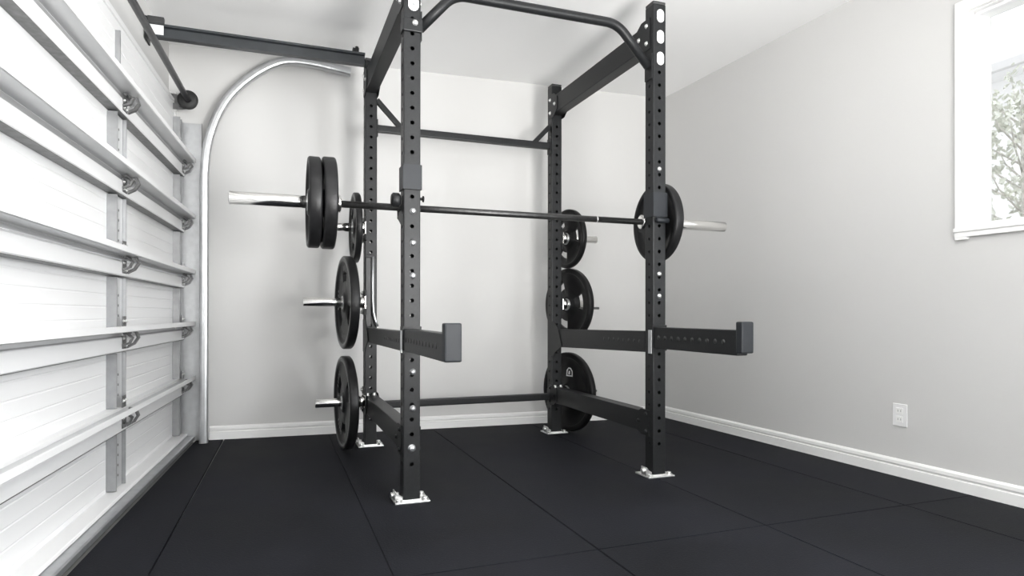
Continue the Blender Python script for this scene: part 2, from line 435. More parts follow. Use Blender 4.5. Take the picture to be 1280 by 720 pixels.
def hinge(s, z, end):
    bm = bmesh.new()
    dbox(bm, RF - .002, s - .03, z - .075, RF + .002, s + .03, z - .02, .001)
    dbox(bm, RF - .002, s - .026, z + .012, RF + .002, s + .026, z + .06, .001)
    q = [LM @ Vector(v) for v in ((RF + .003, s + .032, z - .07), (RF + .03, s + .034, z - .055), (RF + .045, s + .035, z - .03), (RF + .036, s + .034, z - .004), (RF + .01, s + .032, z + .002))]
    tube(bm, q, .007, sq=(.010, .020), up=DD)
    q = [LM @ Vector(v) for v in ((RF + .003, s - .032, z - .06), (RF + .03, s - .034, z - .05), (RF + .04, s - .034, z - .028), (RF + .01, s - .032, z - .004))]
    tube(bm, q, .007, sq=(.008, .016), up=DD)
    cyl(bm, LM @ Vector((RF + .012, s - .04, z - .01)), LM @ Vector((RF + .012, s + .04, z - .01)), .007, 12, .001)
    h = obj('hinge', bm, M['hinge'], door)
    bm = bmesh.new()
    for ds, dz in ((-.018, -.062), (.018, -.062), (-.018, -.032), (.018, .04), (-.018, .04)):
        hexbolt(bm, LM @ Vector((RF + .002, s + ds, z + dz)), DN, .0055, .005)
    sub('bolt', bm, M['zinc'], h)
    if end:
        bm = bmesh.new(); a = LM @ Vector((RF + .03, s + .02, z - .03)); b = LM @ Vector((RF + .03, s + .12, z - .03))
        cyl(bm, a, b, .0055, 12); sub('roller_stem', bm, M['zinc'], h)
for s in ST:
    for i in range(6):
        z0, z1 = (Z[i] + (.05 if i == 0 else .02), Z[i + 1] - .085)
        w_ = .072 if s < -1 else .036
        XF = SK + .022
        bm = bmesh.new()                       # hat-section stile with edge lips
        prism(bm, [(SK + .0005, s - w_), (XF, s - w_ + .002), (XF, s + w_ - .002), (SK + .0005, s + w_)], 'z', z0, z1)
        for q in (s - w_ - .004, s + w_ - .020): prism(bm, [(SK + .0005, q), (XF + .016, q), (XF + .016, q + .006), (XF - .001, q + .026), (SK + .0005, q + .024)], 'z', z0, z1)
        bm.transform(LM)
        if i == 5 and s < -1:
            bm.free(); bm = bmesh.new(); prism(bm, [(SK + .0005, s + .03), (SK + .02, s + .03), (SK + .02, s + .038), (SK + .0005, s + .038)], 'z', z0, z1 + .03); bm.transform(LM)
            obj('stile', bm, M['stile'], door); continue
        st = tag(obj('stile', bm, M['stile'], door), 'galvanised upright stile with punched holes')
        bm = bmesh.new(); prism(bm, [(XF + .0002, s - w_ + .024), (XF + .0022, s - w_ + .024), (XF + .0022, s + w_ - .024), (XF + .0002, s + w_ - .024)], 'z', z0, z1); bm.transform(LM)
        sub('lit_face_strip', bm, M['strut'], st)  # lighter strip painted between the shade-dark lips
        bm = bmesh.new(); k = z0 + .05
        while k < z1 - .05:
            cyl(bm, LM @ Vector((XF + .002, s - .004, k)), LM @ Vector((XF + .0032, s - .004, k)), .0055, 10)
            k += .042
        merge_into(st, bm, M['hinge'])
    for z in (.372, .702, 1.015, 1.352, 1.690): hinge(s - (.012 if s < -1 else .0), z, s > -.5)

# vertical + curved + horizontal roller track (one bent channel)
trk = thing('garage_door_track', (-.385, 4.23, 0), 'galvanised roller track curving from the floor up over the garage door by the back wall', 'track')
def sweep_xz(bm, path, prof):
    """closed profile [(n, y)] swept along a path of (x, z) points lying in the plane parallel to XZ; n is the in-plane normal"""
    rings = []
    for i, p in enumerate(path):
        a = path[max(i - 1, 0)]; b = path[min(i + 1, len(path) - 1)]
        d = Vector((b[0] - a[0], b[1] - a[1])).normalized(); nx, nz = -d.y, d.x
        rings.append([bm.verts.new((p[0] + nx * n, y, p[1] + nz * n)) for n, y in prof])
    m = len(prof)
    for a, b in zip(rings, rings[1:]):
        for j in range(m): bm.faces.new((a[j], a[(j + 1) % m], b[(j + 1) % m], b[j]))
    bm.faces.new(rings[0][::-1]); bm.faces.new(rings[-1])
def smooth_path(pts, k=5):
    out = []
    for i in range(len(pts) - 1):
        p0 = pts[max(i - 1, 0)]; p1 = pts[i]; p2 = pts[i + 1]; p3 = pts[min(i + 2, len(pts) - 1)]
        for t in [j / k for j in range(k)]:
            out.append(tuple(.5 * (2 * p1[c] + (p2[c] - p0[c]) * t + (2 * p0[c] - 5 * p1[c] + 4 * p2[c] - p3[c]) * t * t + (3 * p1[c] - p0[c] - 3 * p2[c] + p3[c]) * t ** 3) for c in (0, 1)))
    return out + [tuple(pts[-1])]
TP = [(-.384, .004), (-.384, .8), (-.384, 1.55)] + smooth_path([(-.384, 1.60), (-.373, 1.741), (-.351, 1.848), (-.314, 1.961), (-.26, 2.067), (-.185, 2.163), (-.091, 2.25), (-.003, 2.31), (.076, 2.342), (.166, 2.352), (.286, 2.346), (.464, 2.325)])
YT = 4.18
t_ = .003
cprof = [(-.024, YT + .045), (-.024, YT + .006), (-.018, YT), (-.008, YT - .003), (.008, YT - .003), (.018, YT), (.024, YT + .006), (.024, YT + .045),
         (.012, YT + .045), (.012, YT + .042), (.021, YT + .042), (.021, YT + .007), (.016, YT + .003), (-.016, YT + .003), (-.021, YT + .007), (-.021, YT + .042), (-.012, YT + .042), (-.012, YT + .045)]
bm = bmesh.new(); sweep_xz(bm, TP, cprof); obj('track_channel', bm, M['galv'], trk)
bm = bmesh.new()                               # jamb angle the track is bolted to
box(bm, (-.10, -.086, .002), (.035, -.0835, 1.93), 0, LM); box(bm, (.0325, -.105, .002), (.035, -.086, 1.93), 0, LM)
obj('jamb_angle', bm, M['galv'], trk)
for z in (.06, .55, 1.05, 1.5):
    bm = bmesh.new(); box(bm, (-.40, YT + .046, z - .02), (-.372, 4.285, z + .02), .001)
    hexbolt(bm, (-.386, YT + .048, z), (0, -1, 0), .008, .006); obj('track_bracket', bm, M['zinc'], trk)
bm = bmesh.new()
box(bm, (.355, YT - .001, 2.352), (.375, YT + .03, H - .001), .001); obj('ceiling_hanger', bm, M['galv'], trk)

# header bracket above the corner of the door
bm = bmesh.new()
box(bm, (LWO + .0005, -.128, 1.90), (LWO + .045, -.088, 2.10), .002, LM)
tag(obj('header_bracket', bm, M['trim']), 'white bracket plate above the far top corner of the garage door', 'bracket')

# torsion shaft over the door, with its cable drum and bearing plate
a = D(-.02, -.13, 2.026); b = D(-.02, -4.9, 2.155)
shaft = thing('torsion_shaft', a, 'long dark torsion shaft with a cable drum running above the garage door', 'shaft')
ax = (a - b).normalized()
bm = bmesh.new(); cyl(bm, b, a, .0165, 24, .002); obj('shaft_tube', bm, M['tubeblk'], shaft)
dc = a - ax * .10
bm = bmesh.new()
lathe(bm, [(.018, 0), (.056, 0), (.056, .006), (.044, .012), (.044, .020), (.048, .023), (.044, .026), (.044, .032), (.048, .035), (.044, .038), (.042, .046), (.030, .050), (.030, .064), (.018, .064)], dc, ax, 40)
dr = obj('cable_drum', bm, M['dark'], shaft)
bm = bmesh.new()
for k in range(3):
    an = k * 2.1 + .4; x_, y_, z_ = frame(ax); hexbolt(bm, dc + ax * .057 + (x_ * math.cos(an) + y_ * math.sin(an)) * .030, (x_ * math.cos(an) + y_ * math.sin(an)), .006, .008)
sub('set_screw', bm, M['zinc'], dr)
def bearing(s, name):
    bm = bmesh.new(); zc = 2.026 + (-.13 - s) * .129 / 4.77
    prism(bm, [(LWO + .001, zc - .05), (-.035, zc - .04), (.012, zc - .015), (.012, zc + .018), (-.02, zc + .035), (LWO + .001, zc + .05)], 'y', s - .002, s + .002)
    box(bm, (LWO + .001, s - .035, zc - .055), (LWO + .005, s + .035, zc + .055), .001)
    bm.transform(LM)
    cyl(bm, D(-.02, s - .012, zc), D(-.02, s + .012, zc), .028, 24, .002)
    o = obj(name, bm, M['hinge'], shaft)
for s in (-.175, -3.4): bearing(s, 'bearing_plate')

# ------------------------------------------------------------------ power rack
FX, FY, W, DP, HR, w = .5003, 2.5976, 1.1876, 1.1737, 2.2549, .0698
ZB = .0118
rack = thing('power_rack', (FX + (W + w) / 2, FY + (DP + w) / 2, 0), 'charcoal four-post steel power rack standing on the black rubber mats', 'power rack')
PITCH = .061; Z0H = .157
cut = bmesh.new()
z = Z0H
skipf = []
while z < 1.99:
    cyl(cut, (w / 2, -.01, z), (w / 2, w + .01, z), .0088, 16)
    cyl(cut, (-.01, w / 2, z + .0), (w + .01, w / 2, z), .0080, 14)
    z += PITCH
me = bpy.data.meshes.new('cut'); bmesh.ops.recalc_face_normals(cut, faces=cut.faces); cut.to_mesh(me); cut.free(); cuto = bpy.data.objects.new('cut', me); C.objects.link(cuto)
bm = bmesh.new()
box(bm, (0, 0, ZB), (w, w, HR - .004), .0045)
inner = bmesh.new(); box(inner, (.004, .004, ZB - .01), (w - .004, w - .004, HR + .02))
me2 = bpy.data.meshes.new('inner'); bmesh.ops.recalc_face_normals(inner, faces=inner.faces); inner.to_mesh(me2); inner.free(); innero = bpy.data.objects.new('inner', me2); C.objects.link(innero)
bmesh.ops.recalc_face_normals(bm, faces=bm.faces)
me3 = bpy.data.meshes.new('upright'); bm.to_mesh(me3); bm.free(); upo = bpy.data.objects.new('upright', me3); C.objects.link(upo)
for tgt in (innero, cuto):
    md = upo.modifiers.new('b', 'BOOLEAN'); md.object = tgt; md.operation = 'DIFFERENCE'; md.solver = 'EXACT'
    md.use_self = True
bpy.context.view_layer.update()
upmesh = bpy.data.meshes.new_from_object(upo.evaluated_get(bpy.context.evaluated_depsgraph_get()))
upmesh.name = 'upright_mesh'
if not upmesh.materials: upmesh.materials.append(M['powder'])
for o_ in (innero, cuto, upo): bpy.data.objects.remove(o_, do_unlink=True)
upmesh.materials.clear(); upmesh.materials.append(M['powder'])
RO = Vector(rack.location)
def rk(bm, name, m, up=None):
    return obj(name, bm, m, rack)
corners = {'FL': (FX, FY), 'FR': (FX + W, FY), 'BL': (FX, FY + DP), 'BR': (FX + W, FY + DP)}
for k, (x, y) in corners.items():
    o = bpy.data.objects.new('upright', upmesh); C.objects.link(o); o.parent = rack
    o.location = Vector((x, y, 0)) - RO
    pinv = Matrix.Identity(4)
    def up_sub(name, bm, m, label=None):
        bm.transform(Matrix.Translation((-x, -y, 0)))
        s_ = sub(name, bm, m, o)
        if label: s_['label'] = label
        return s_
    bm = bmesh.new(); box(bm, (x + .0005, y + .0005, HR - .004), (x + w - .0005, y + w - .0005, HR + .010), .004); up_sub('end_cap', bm, M['plastic'])
    # foot plate with upturned lug and bolts
    sg = -1
    bm = bmesh.new()
    box(bm, (x - .036, y - .022, .0005), (x + w + .038, y + w + .03, .0075), .002)
    box(bm, (x - .034, y + .004, .007), (x - .029, y + .05, .048), .0015)
    tube(bm, [(x - .031, y + .012, .03), (x - .002, y + .012, .012)], .004, sq=(.005, .02))
    box(bm, (x - .004, y - .004, .0075), (x + w + .004, y + w + .004, ZB + .0004), .001)
    up_sub('foot_plate', bm, M['zinc'], 'bright zinc foot plate')
    bm = bmesh.new()
    hexbolt(bm, (x - .034, y + .026, .03), (-1, 0, 0), .012, .011)
    hexbolt(bm, (x - .029, y + .026, .03), (1, 0, 0), .011, .014)
    hexbolt(bm, (x + w + .022, y + .004, .0075), (0, 0, 1), .0115, .010)
    hexbolt(bm, (x - .020, y - .008, .0075), (0, 0, 1), .0105, .009)
    hexbolt(bm, (x + w + .022, y + w + .012, .0075), (0, 0, 1), .0115, .010)
    up_sub('floor_bolt', bm, M['zinc'])
    if k[0] == 'F':                            # long oval adjustment slots with pale plates at the top
        zs = [(2.195, .062), (2.095, .062), (1.992, .062)] if k == 'FR' else [(2.05, .060), (2.15, .060)]
        bm = bmesh.new(); bm2 = bmesh.new()
        for zc, hh in zs:
            rr = .019 if k == 'FR' else .0215
            pts = [(x + w * .56 + rr * math.cos(t), zc + (hh / 2 - rr) * (1 if math.sin(t) > 0 else -1) + rr * math.sin(t)) for t in [PI * 2 * j / 28 + .01 for j in range(28)]]
            prism(bm, pts, 'y', y - .0022, y - .0002)
            hexbolt(bm2, (x + w * .56, y - .0022, zc), (0, -1, 0), .0055, .004)
        up_sub('slot_plate', bm, M['white'], 'pale oval slot plate')
        up_sub('slot_bolt', bm2, M['galv'])
# bolt heads on the front posts
def bolts(name, pts, axis, m='zinc', r=.012, h=.009):
    for p in pts:
        bm = bmesh.new(); hexbolt(bm, p, axis, r, h); obj(name, bm, M[m], rack)
fc = FX + w * .55
bolts('bolt', [(fc, FY, z) for z in (1.196, 1.065, .93, .535, .385)], (0, -1, 0), 'stile', .010)
bolts('bolt', [(FX + W + w * .5, FY, z) for z in (1.465, .965, .86)], (0, -1, 0), 'zinc', .008, .006)
bolts('bolt', [(FX + w * .5, FY, .222)], (0, -1, 0), 'galv', .012, .010)

def beamY(name, x0, x1, z0, z1, bev=.004):
    bm = bmesh.new(); box(bm, (x0, FY + w + .0005, z0), (x1, FY + DP - .0005, z1), bev); return rk(bm, name, M['powder'])
for sx, x in (('L', FX), ('R', FX + W)):
    tb = beamY('top_side_beam', x + .001, x + w - .001, 2.062, 2.174)
    lb = beamY('lower_side_beam', x + .001, x + w - .001, .203, .302)
    # gusset plates with bolts at each end of each beam
    for zc, hh in ((2.118, .075), (.252, .062)):
        for yy, sgn in ((FY + w, 1), (FY + DP, -1)):
            bm = bmesh.new()
            for xx in (x - .0045, x + w + .0005):
                dn = -1 if zc > 1 else 1
                prism(bm, [(yy - sgn * .045, zc - hh), (yy - sgn * .045, zc + hh), (yy + sgn * .03, zc + hh), (yy + sgn * .085, zc + hh * .55), (yy + sgn * .085, zc - hh * .55), (yy + sgn * .03, zc - hh)], 'x', xx, xx + .004, .0008)
            g = rk(bm, 'gusset', M['powder'])
            bm = bmesh.new()
            for xx, ax_ in ((x - .0045, -1), (x + w + .0045, 1)):
                for dy, dz in ((-.018, .042), (-.018, -.042), (.05, .0)):
                    hexbolt(bm, (xx, yy + sgn * dy, zc + dz), (ax_, 0, 0), .0085, .007)
            sub('gusset_bolt', bm, M['zinc'] if zc > 1 else M['powder'], g)
# corner bolts standing on the lower beams
for x, y, z in ((FX + .012, FY + DP - .03, .302), (FX + .050, FY + DP - .03, .302), (FX + W + .012, FY + DP - .03, .302), (FX + W + .05, FY + DP - .03, .302), (FX + W + .02, FY + w + .03, .302)):
    bm = bmesh.new(); hexbolt(bm, (x, y, z), (0, 0, 1), .011, .013); rk(bm, 'corner_bolt', M['zinc'])
# rear crossmembers
yb = FY + DP + w / 2
bm = bmesh.new(); box(bm, (FX + w + .0005, yb - .02, 1.845), (FX + W - .0005, yb + .02, 1.886), .006); cb = rk(bm, 'upper_crossmember', M['powder'])
for x0, x1 in ((FX + w + .002, FX + w + .150), (FX + W - .002, FX + W - .110)):
    bm = bmesh.new(); tube(bm, [(x0, yb, 1.886 + abs(x1 - x0)), (x1, yb, 1.880)], .014, sq=(.028, .028), up=Vector((0, 1, 0))); rk(bm, 'diagonal_brace', M['powder'])
bm = bmesh.new(); box(bm, (FX + w + .0005, yb - .022, .215), (FX + W - .0005, yb + .022, .258), .008); rk(bm, 'lower_crossmember', M['powder'])
for x0, sgn in ((FX + w, 1), (FX + W, -1)):
    for z in (1.865, .236):
        bm = bmesh.new(); box(bm, (x0 + sgn * .0005, yb - .028, z - .05), (x0 + sgn * .006, yb + .028, z + .05), .001); rk(bm, 'flange_plate', M['powder'])
# pull-up bar between the front posts
yp = FY + w / 2
def arc(p, q, r_, rad, n=8):
    """rounded corner at q between p and r_"""
    p, q, r_ = Vector(p), Vector(q), Vector(r_); a = q + (p - q).normalized() * rad; b = q + (r_ - q).normalized() * rad
    return [(a * (1 - t) ** 2 + q * 2 * t * (1 - t) + b * t * t) for t in [i / n for i in range(n + 1)]]
e0, e1, e2, e3 = (FX + w + .004, yp, 1.968), (.722, yp, 2.135), (1.515, yp, 2.138), (FX + W - .004, yp, 1.958)
pts = [Vector(e0)] + arc(e0, e1, e2, .06) + arc(e1, e2, e3, .06) + [Vector(e3)]
bm = bmesh.new(); tube(bm, pts, .0215, 24, up=Vector((0, 1, 0))); pb = rk(bm, 'pull_up_bar', M['powder'])
for x0, x1, z in ((FX + w + .0005, FX + w + .006, 1.965), (FX + W - .006, FX + W - .0005, 1.955)):
    bm = bmesh.new(); box(bm, (x0, FY + .004, z - .06), (x1, FY + w - .004, z + .06), .001); rk(bm, 'flange_plate', M['powder'])
bm = bmesh.new()                                # saddle of the pull-up bar around the front left post
box(bm, (FX - .004, FY - .010, 1.932), (FX + w + .006, FY - .0005, 1.985), .004); box(bm, (FX - .006, FY - .008, 1.936), (FX - .001, FY + .05, 1.98), .001)
rk(bm, 'saddle_bracket', M['powder'])
bolts('bolt', [(fc + .006, FY - .010, 1.968)], (0, -1, 0), 'zinc', .009, .006)
# rear safety beams joining front and back posts
for (x, z0a, z1a, z0b, z1b) in ((FX, .612, .692, .618, .700), (FX + W, .562, .676, .590, .692)):
    ya, yf = FY + DP - .001, FY + w + .001
    bm = bmesh.new(); prism(bm, [(ya, z0a), (ya, z1a), (yf, z1b), (yf, z0b)], 'x', x + .001, x + .052, .003)
    sb = rk(bm, 'safety_beam', M['powder'])
    bm = bmesh.new(); y = yf + .05
    while y < yf + .42:
        cyl(bm, (x + .0004, y, (z0b + z1b) / 2), (x + .0012, y, (z0b + z1b) / 2), .0095, 14); y += .0508
    merge_into(sb, bm, M['dark'])
    bm = bmesh.new(); prism(bm, [(FY + DP + .05, z0a - .06), (FY + DP + .05, z1a + .05), (ya - .04, z1a + .05), (ya - .10, z1a + .01), (ya - .16, z0a + .012), (ya - .06, z0a - .03), (ya - .03, z0a - .06)], 'x', x - .0045, x - .0003, .001)
    rk(bm, 'end_bracket', M['powder'])
    bm = bmesh.new(); box(bm, (x - .0085, FY + .002, z0b - .004), (x - .0047, FY + .030, z1b + .006), .0008)
    o_ = rk(bm, 'bracket_edge', M['galv']); o_['label'] = 'pale edge of the arm bracket'  # paler metal strip along the bracket edge
# plate storage pegs on the rear posts
YP = 3.70
def peg(x_post, sgn, z, L, y=YP):
    bm = bmesh.new()
    box(bm, (x_post, min(y - .02, FY + DP + .002), z - .07), (x_post + sgn * .007, FY + DP + w - .006, z + .07), .001)
    p = rk(bm, 'peg_bracket', M['powder'])
    bm = bmesh.new()
    box(bm, (x_post + sgn * .007, y - .028, z - .035), (x_post + sgn * .012, min(y + .06, FY + DP + w - .006), z + .035), .001)
    cyl(bm, (x_post + sgn * .012, y, z), (x_post + sgn * .045, y, z), .034, 28, .004)
    cyl(bm, (x_post + sgn * .04, y, z), (x_post + sgn * L, y, z), .0243, 32, .003)
    s_ = obj('storage_peg', bm, M['chrome'], rack); s_['label'] = 'bright chrome storage peg'
    bm = bmesh.new()
    for dz in (-.055, .055): hexbolt(bm, (x_post + sgn * .007, FY + DP + .035, z + dz), (sgn, 0, 0), .011, .010)
    sub('peg_bolt', bm, M['zinc'], p)
peg(FX, -1, 1.262, .33); peg(FX, -1, .838, .345); peg(FX, -1, .275, .28)
XR = FX + W + w
peg(XR, 1, 1.268, .262, 3.79); peg(XR, 1, .838, .165, 3.79); peg(XR, 1, .268, .165, 3.79)

for z, xa_ in ((.812, 1.992), (.262, 1.975)):
    bm = bmesh.new(); cyl(bm, (XR + .15, 3.79, z), (xa_ + .05, 3.79, z), .008, 12, .002); rk(bm, 'peg_end_pin', M['hinge'])

# ------------------------------------------------------------------ weight plates
def plate_mesh(name, R, T, slots=0, bore=.0262, hub=.055, rot=0.):
    """disc turned about X, bore on the axis; raised hub and rim, recessed web, optional grip slots through the web"""
    N = 96; bm = bmesh.new()
    rim = R - max(.022, R * .12)
    rs = [(bore, T / 2), (hub - .006, T / 2), (hub, T * .40), (hub + .006, T * .24), (R * .46, T * .22), (R * .66, T * .22), (rim - .010, T * .24), (rim - .003, T * .40), (rim, T / 2 - .001), (R - .006, T / 2), (R - .0015, T / 2 - .0035), (R, T / 2 - .008)]
    S = {}
    for sd in (-1, 1):
        for i, (r, h) in enumerate(rs):
            for j in range(N):
                a = 2 * PI * j / N + rot; S[sd, i, j] = bm.verts.new((sd * h, r * math.cos(a), r * math.sin(a)))
    def hole(i, j): return slots and i == 4 and (j * slots / N) % 1 < .34
    for sd in (-1, 1):
        for i in range(len(rs) - 1):
            for j in range(N):
                if hole(i, j): continue
                k = (j + 1) % N
                f = bm.faces.new((S[sd, i, j], S[sd, i, k], S[sd, i + 1, k], S[sd, i + 1, j])); f.smooth = True
    for j in range(N):
        k = (j + 1) % N
        for i in (0, len(rs) - 1): f = bm.faces.new((S[-1, i, j], S[-1, i, k], S[1, i, k], S[1, i, j])); f.smooth = i != 0
        if hole(4, j):
            for i in (4, 5): bm.faces.new((S[-1, i, j], S[-1, i, k], S[1, i, k], S[1, i, j]))
            if not hole(4, j - 1): bm.faces.new((S[-1, 4, j], S[-1, 5, j], S[1, 5, j], S[1, 4, j]))
            if not hole(4, k): bm.faces.new((S[-1, 4, k], S[-1, 5, k], S[1, 5, k], S[1, 4, k]))
    bmesh.ops.recalc_face_normals(bm, faces=bm.faces)
    me = bpy.data.meshes.new(name); bm.to_mesh(me); bm.free(); me.materials.append(M['iron'])
    return me
def local(name, bm, m, parent):
    bmesh.ops.recalc_face_normals(bm, faces=bm.faces)
    me = bpy.data.meshes.new(name); bm.to_mesh(me); bm.free(); me.materials.append(m)
    o = bpy.data.objects.new(name, me); C.objects.link(o); o.parent = parent; return o
def plate(loc, R, T, label, group, slots=0, roll=0., yaw=0., face=-1, worn=True, bush=True, logo=False, bore=.0262):
    e = thing('weight_plate', loc, label, 'weight plate', group)
    e.rotation_euler = (roll, 0, yaw)
    o = bpy.data.objects.new('disc', plate_mesh('disc', R, T, slots, bore)); C.objects.link(o); o.parent = e
    if bush:
        bm = bmesh.new()
        lathe(bm, [(bore, -T / 2 - .0008), (bore + .009, -T / 2 - .0008), (bore + .009, T / 2 + .0008), (bore, T / 2 + .0008), (bore, -T / 2 - .0008)], (0, 0, 0), (1, 0, 0), 40)
        local('bushing', bm, M['galv'], e)
    if worn:
        bm = bmesh.new(); f = face; rm = R - max(.022, R * .12)
        x1, x0 = f * (T / 2 + .0006), f * (T / 2 - .0012)
        lathe(bm, [(rm + .002, x0), (rm + .002, x1), (R - .007, x1), (R - .007, x0), (rm + .002, x0)], (0, 0, 0), (1, 0, 0), 72)
        local('worn_rim', bm, M['ironlt'], e)['label'] = 'worn grey raised rim'
        bm = bmesh.new(); x1, x0 = f * (T * .22 + .0018), f * (T * .22 - .001)
        for k in range(4):                      # raised bars where the casting carries its marks
            a0 = k * PI / 2 + .2
            for q in range(5):
                a = a0 + q * .13; c_, s_ = math.cos(a), math.sin(a); r0, r1 = R * .70, R * .80; hw = .006
                vs = [(r0 * c_ - hw * s_, r0 * s_ + hw * c_), (r0 * c_ + hw * s_, r0 * s_ - hw * c_), (r1 * c_ + hw * s_, r1 * s_ - hw * c_), (r1 * c_ - hw * s_, r1 * s_ + hw * c_)]
                prism(bm, vs, 'x', min(x0, x1), max(x0, x1))
        merge_into(o, bm, M['ironlt'])
    if logo:
        bm = bmesh.new(); x1 = -T * .22 - .0016; x0 = -T * .22 + .001
        p = Vector((0, -.022, .131))
        for poly in ([(-.030, -.022), (-.030, .006), (-.012, .026), (.010, .028), (.010, .020), (-.008, .017), (-.022, .002), (-.022, -.022)],
                     [(.010, .028), (.030, .010), (.034, -.022), (.026, -.022), (.022, .006), (.010, .020)],
                     [(-.030, -.030), (-.030, -.022), (.034, -.022), (.034, -.030)], [(-.004, -.016), (-.004, .004), (.008, .008), (.014, -.016)]):
            prism(bm, [(u + p.y, v + p.z) for u, v in poly], 'x', x1, x0)
        local('logo_mark', bm, M['mark'], e)
    return e
GB, GL, GR = None, 'plates stored on the left of the rack', 'plates stored on the right of the rack'
BY, BZ = 2.7154, 1.2268
plate((.154, BY, BZ - .0008), .184, .048, 'outer of the two black plates on the left end of the barbell', 'plates on the left end of the barbell', worn=False, roll=.4)
plate((.211, BY, BZ - .0008), .187, .051, 'inner of the two black plates on the left end of the barbell, nearer the rack', 'plates on the left end of the barbell', worn=False, roll=1.1)
plate((1.789, BY, BZ - .0008), .193, .046, 'single black plate on the right end of the barbell, behind the front right post', None, worn=False, roll=.2)
plate((.438, YP, 1.2605), .198, .034, 'smaller black plate on the top left storage peg, seen almost edge-on', GL, slots=3, roll=.5)
plate((.390, YP, .8365), .262, .048, 'large grey-rimmed plate on the middle left storage peg', GL, slots=3, roll=1.2, yaw=math.radians(4.5), bore=.029)
plate((.386, YP, .2735), .262, .048, 'large grey-rimmed plate on the lowest left storage peg, just above the mats', GL, slots=3, roll=.2, yaw=math.radians(4.5), bore=.029)
YR = 3.79
plate((1.812, YR, 1.2655), .193, .034, 'smaller black plate on the top right storage peg', GR, slots=3, roll=-1.55, face=1, yaw=math.radians(9), bore=.030)
plate((1.818, YR, .8355), .236, .038, 'large black plate on the middle right storage peg, with grip slots', GR, slots=3, roll=.55, face=1, yaw=math.radians(13), bore=.030)
plate((1.818, YR, .2655), .257, .038, 'large black plate with a pale mark on the lowest right storage peg', GR, face=1, logo=True, yaw=math.radians(13), bore=.030)

# ------------------------------------------------------------------ barbell
bb = thing('barbell', (1.016, BY, BZ), 'long barbell with bright chrome ends resting across the front posts of the rack', 'barbell')
bm = bmesh.new(); cyl(bm, (.262, BY, BZ), (1.690, BY, BZ), .0145, 32); sh = obj('shaft', bm, M['shaft'], bb)
sh['label'] = 'dark knurled shaft'
bm = bmesh.new()
for x in (1.447,): cyl(bm, (x, BY, BZ), (x + .006, BY, BZ), .0149, 32)
sub('knurl_ring', bm, M['zinc'], sh)
for x0, x1, c0, c1 in ((-.161, .246, .246, .263), (1.708, 2.193, 1.692, 1.708)):
    bm = bmesh.new(); cyl(bm, (x0, BY, BZ), (x1, BY, BZ), .0255, 40, .002)
    s_ = obj('sleeve', bm, M['chrome'], bb)
    end = x0 if x0 < 0 else x1; sg = -1 if x0 < 0 else 1
    bm = bmesh.new(); lathe(bm, [(0, 0), (.018, 0), (.018, .0012), (0, .0012)], (end, BY, BZ), (sg, 0, 0), 32); sub('end_cap', bm, M['dark'], s_)
    bm = bmesh.new(); lathe(bm, [(.014, 0), (.030, 0), (.0345, .003), (.0345, c1 - c0 - .003), (.030, c1 - c0), (.014, c1 - c0), (.014, 0)], (c0, BY, BZ), (1, 0, 0), 40)
    obj('collar', bm, M['chrome'], bb)

# ------------------------------------------------------------------ j-cups
def jcup(x, z0, z1, side, label):
    e = thing('j_cup', (x + w / 2, FY + w / 2, z0), label, 'bar holder', 'j-cups on the front posts')
    yb0 = FY + w
    bm = bmesh.new()                            # sleeve around the front of the post
    prism(bm, [(x - .005, yb0 + .006), (x - .005, FY - .010), (x + w + .004, FY - .010), (x + w + .004, yb0 + .006), (x + w + .0006, yb0 + .006), (x + w + .0006, FY - .0006), (x - .0006, FY - .0006), (x - .0006, yb0 + .006)], 'z', z0, z1, .0012)
    obj('front_sleeve', bm, M['slate'], e)
    bm = bmesh.new()                            # hook that carries the bar behind the post
    yo = yb0 + .0008
    prism(bm, [(yo, 1.150), (yo, z1 - .006), (yo + .006, z1 - .006), (yo + .006, 1.195), (yo + .086, 1.195), (yo + .094, 1.255), (yo + .102, 1.255), (yo + .098, 1.184), (yo + .07, 1.178), (yo + .02, 1.150)], 'x', x + (.004 if side < 0 else .024), x + w - .004, .001)
    h = obj('hook', bm, M['powder'], e)
    bm = bmesh.new(); box(bm, (x + (.006 if side < 0 else .026), yo + .008, 1.1952), (x + w - .006, yo + .084, 1.1995 if side > 0 else 1.2115), .001)
    sub('liner', bm, M['plastic'], h)
    bm = bmesh.new()
    if side < 0:
        cyl(bm, (x - .043, FY + .045, 1.245), (x - .0065, FY + .045, 1.245), .030, 28, .007)
        obj('knob', bm, M['powder'], e)
        bm = bmesh.new(); cyl(bm, (x + w + .0045, FY + .045, 1.256), (x + w + .022, FY + .045, 1.256), .006, 14)
        cyl(bm, (x + w + .018, FY + .045, 1.256), (x + w + .024, FY + .045, 1.256), .013, 16, .001)
        obj('pin_end', bm, M['powder'], e)
    else:
        cyl(bm, (x + .010, FY - .0135, 1.219), (x + w + .006, FY - .0135, 1.219), .0125, 24, .003); obj('locking_pin', bm, M['slate'], e)
jcup(FX, 1.284, 1.386, -1, 'dark j-cup with a round knob on the front left post, holding the barbell')
jcup(FX + W, 1.236, 1.352, 1, 'dark j-cup with a horizontal pin on the front right post, holding the barbell')

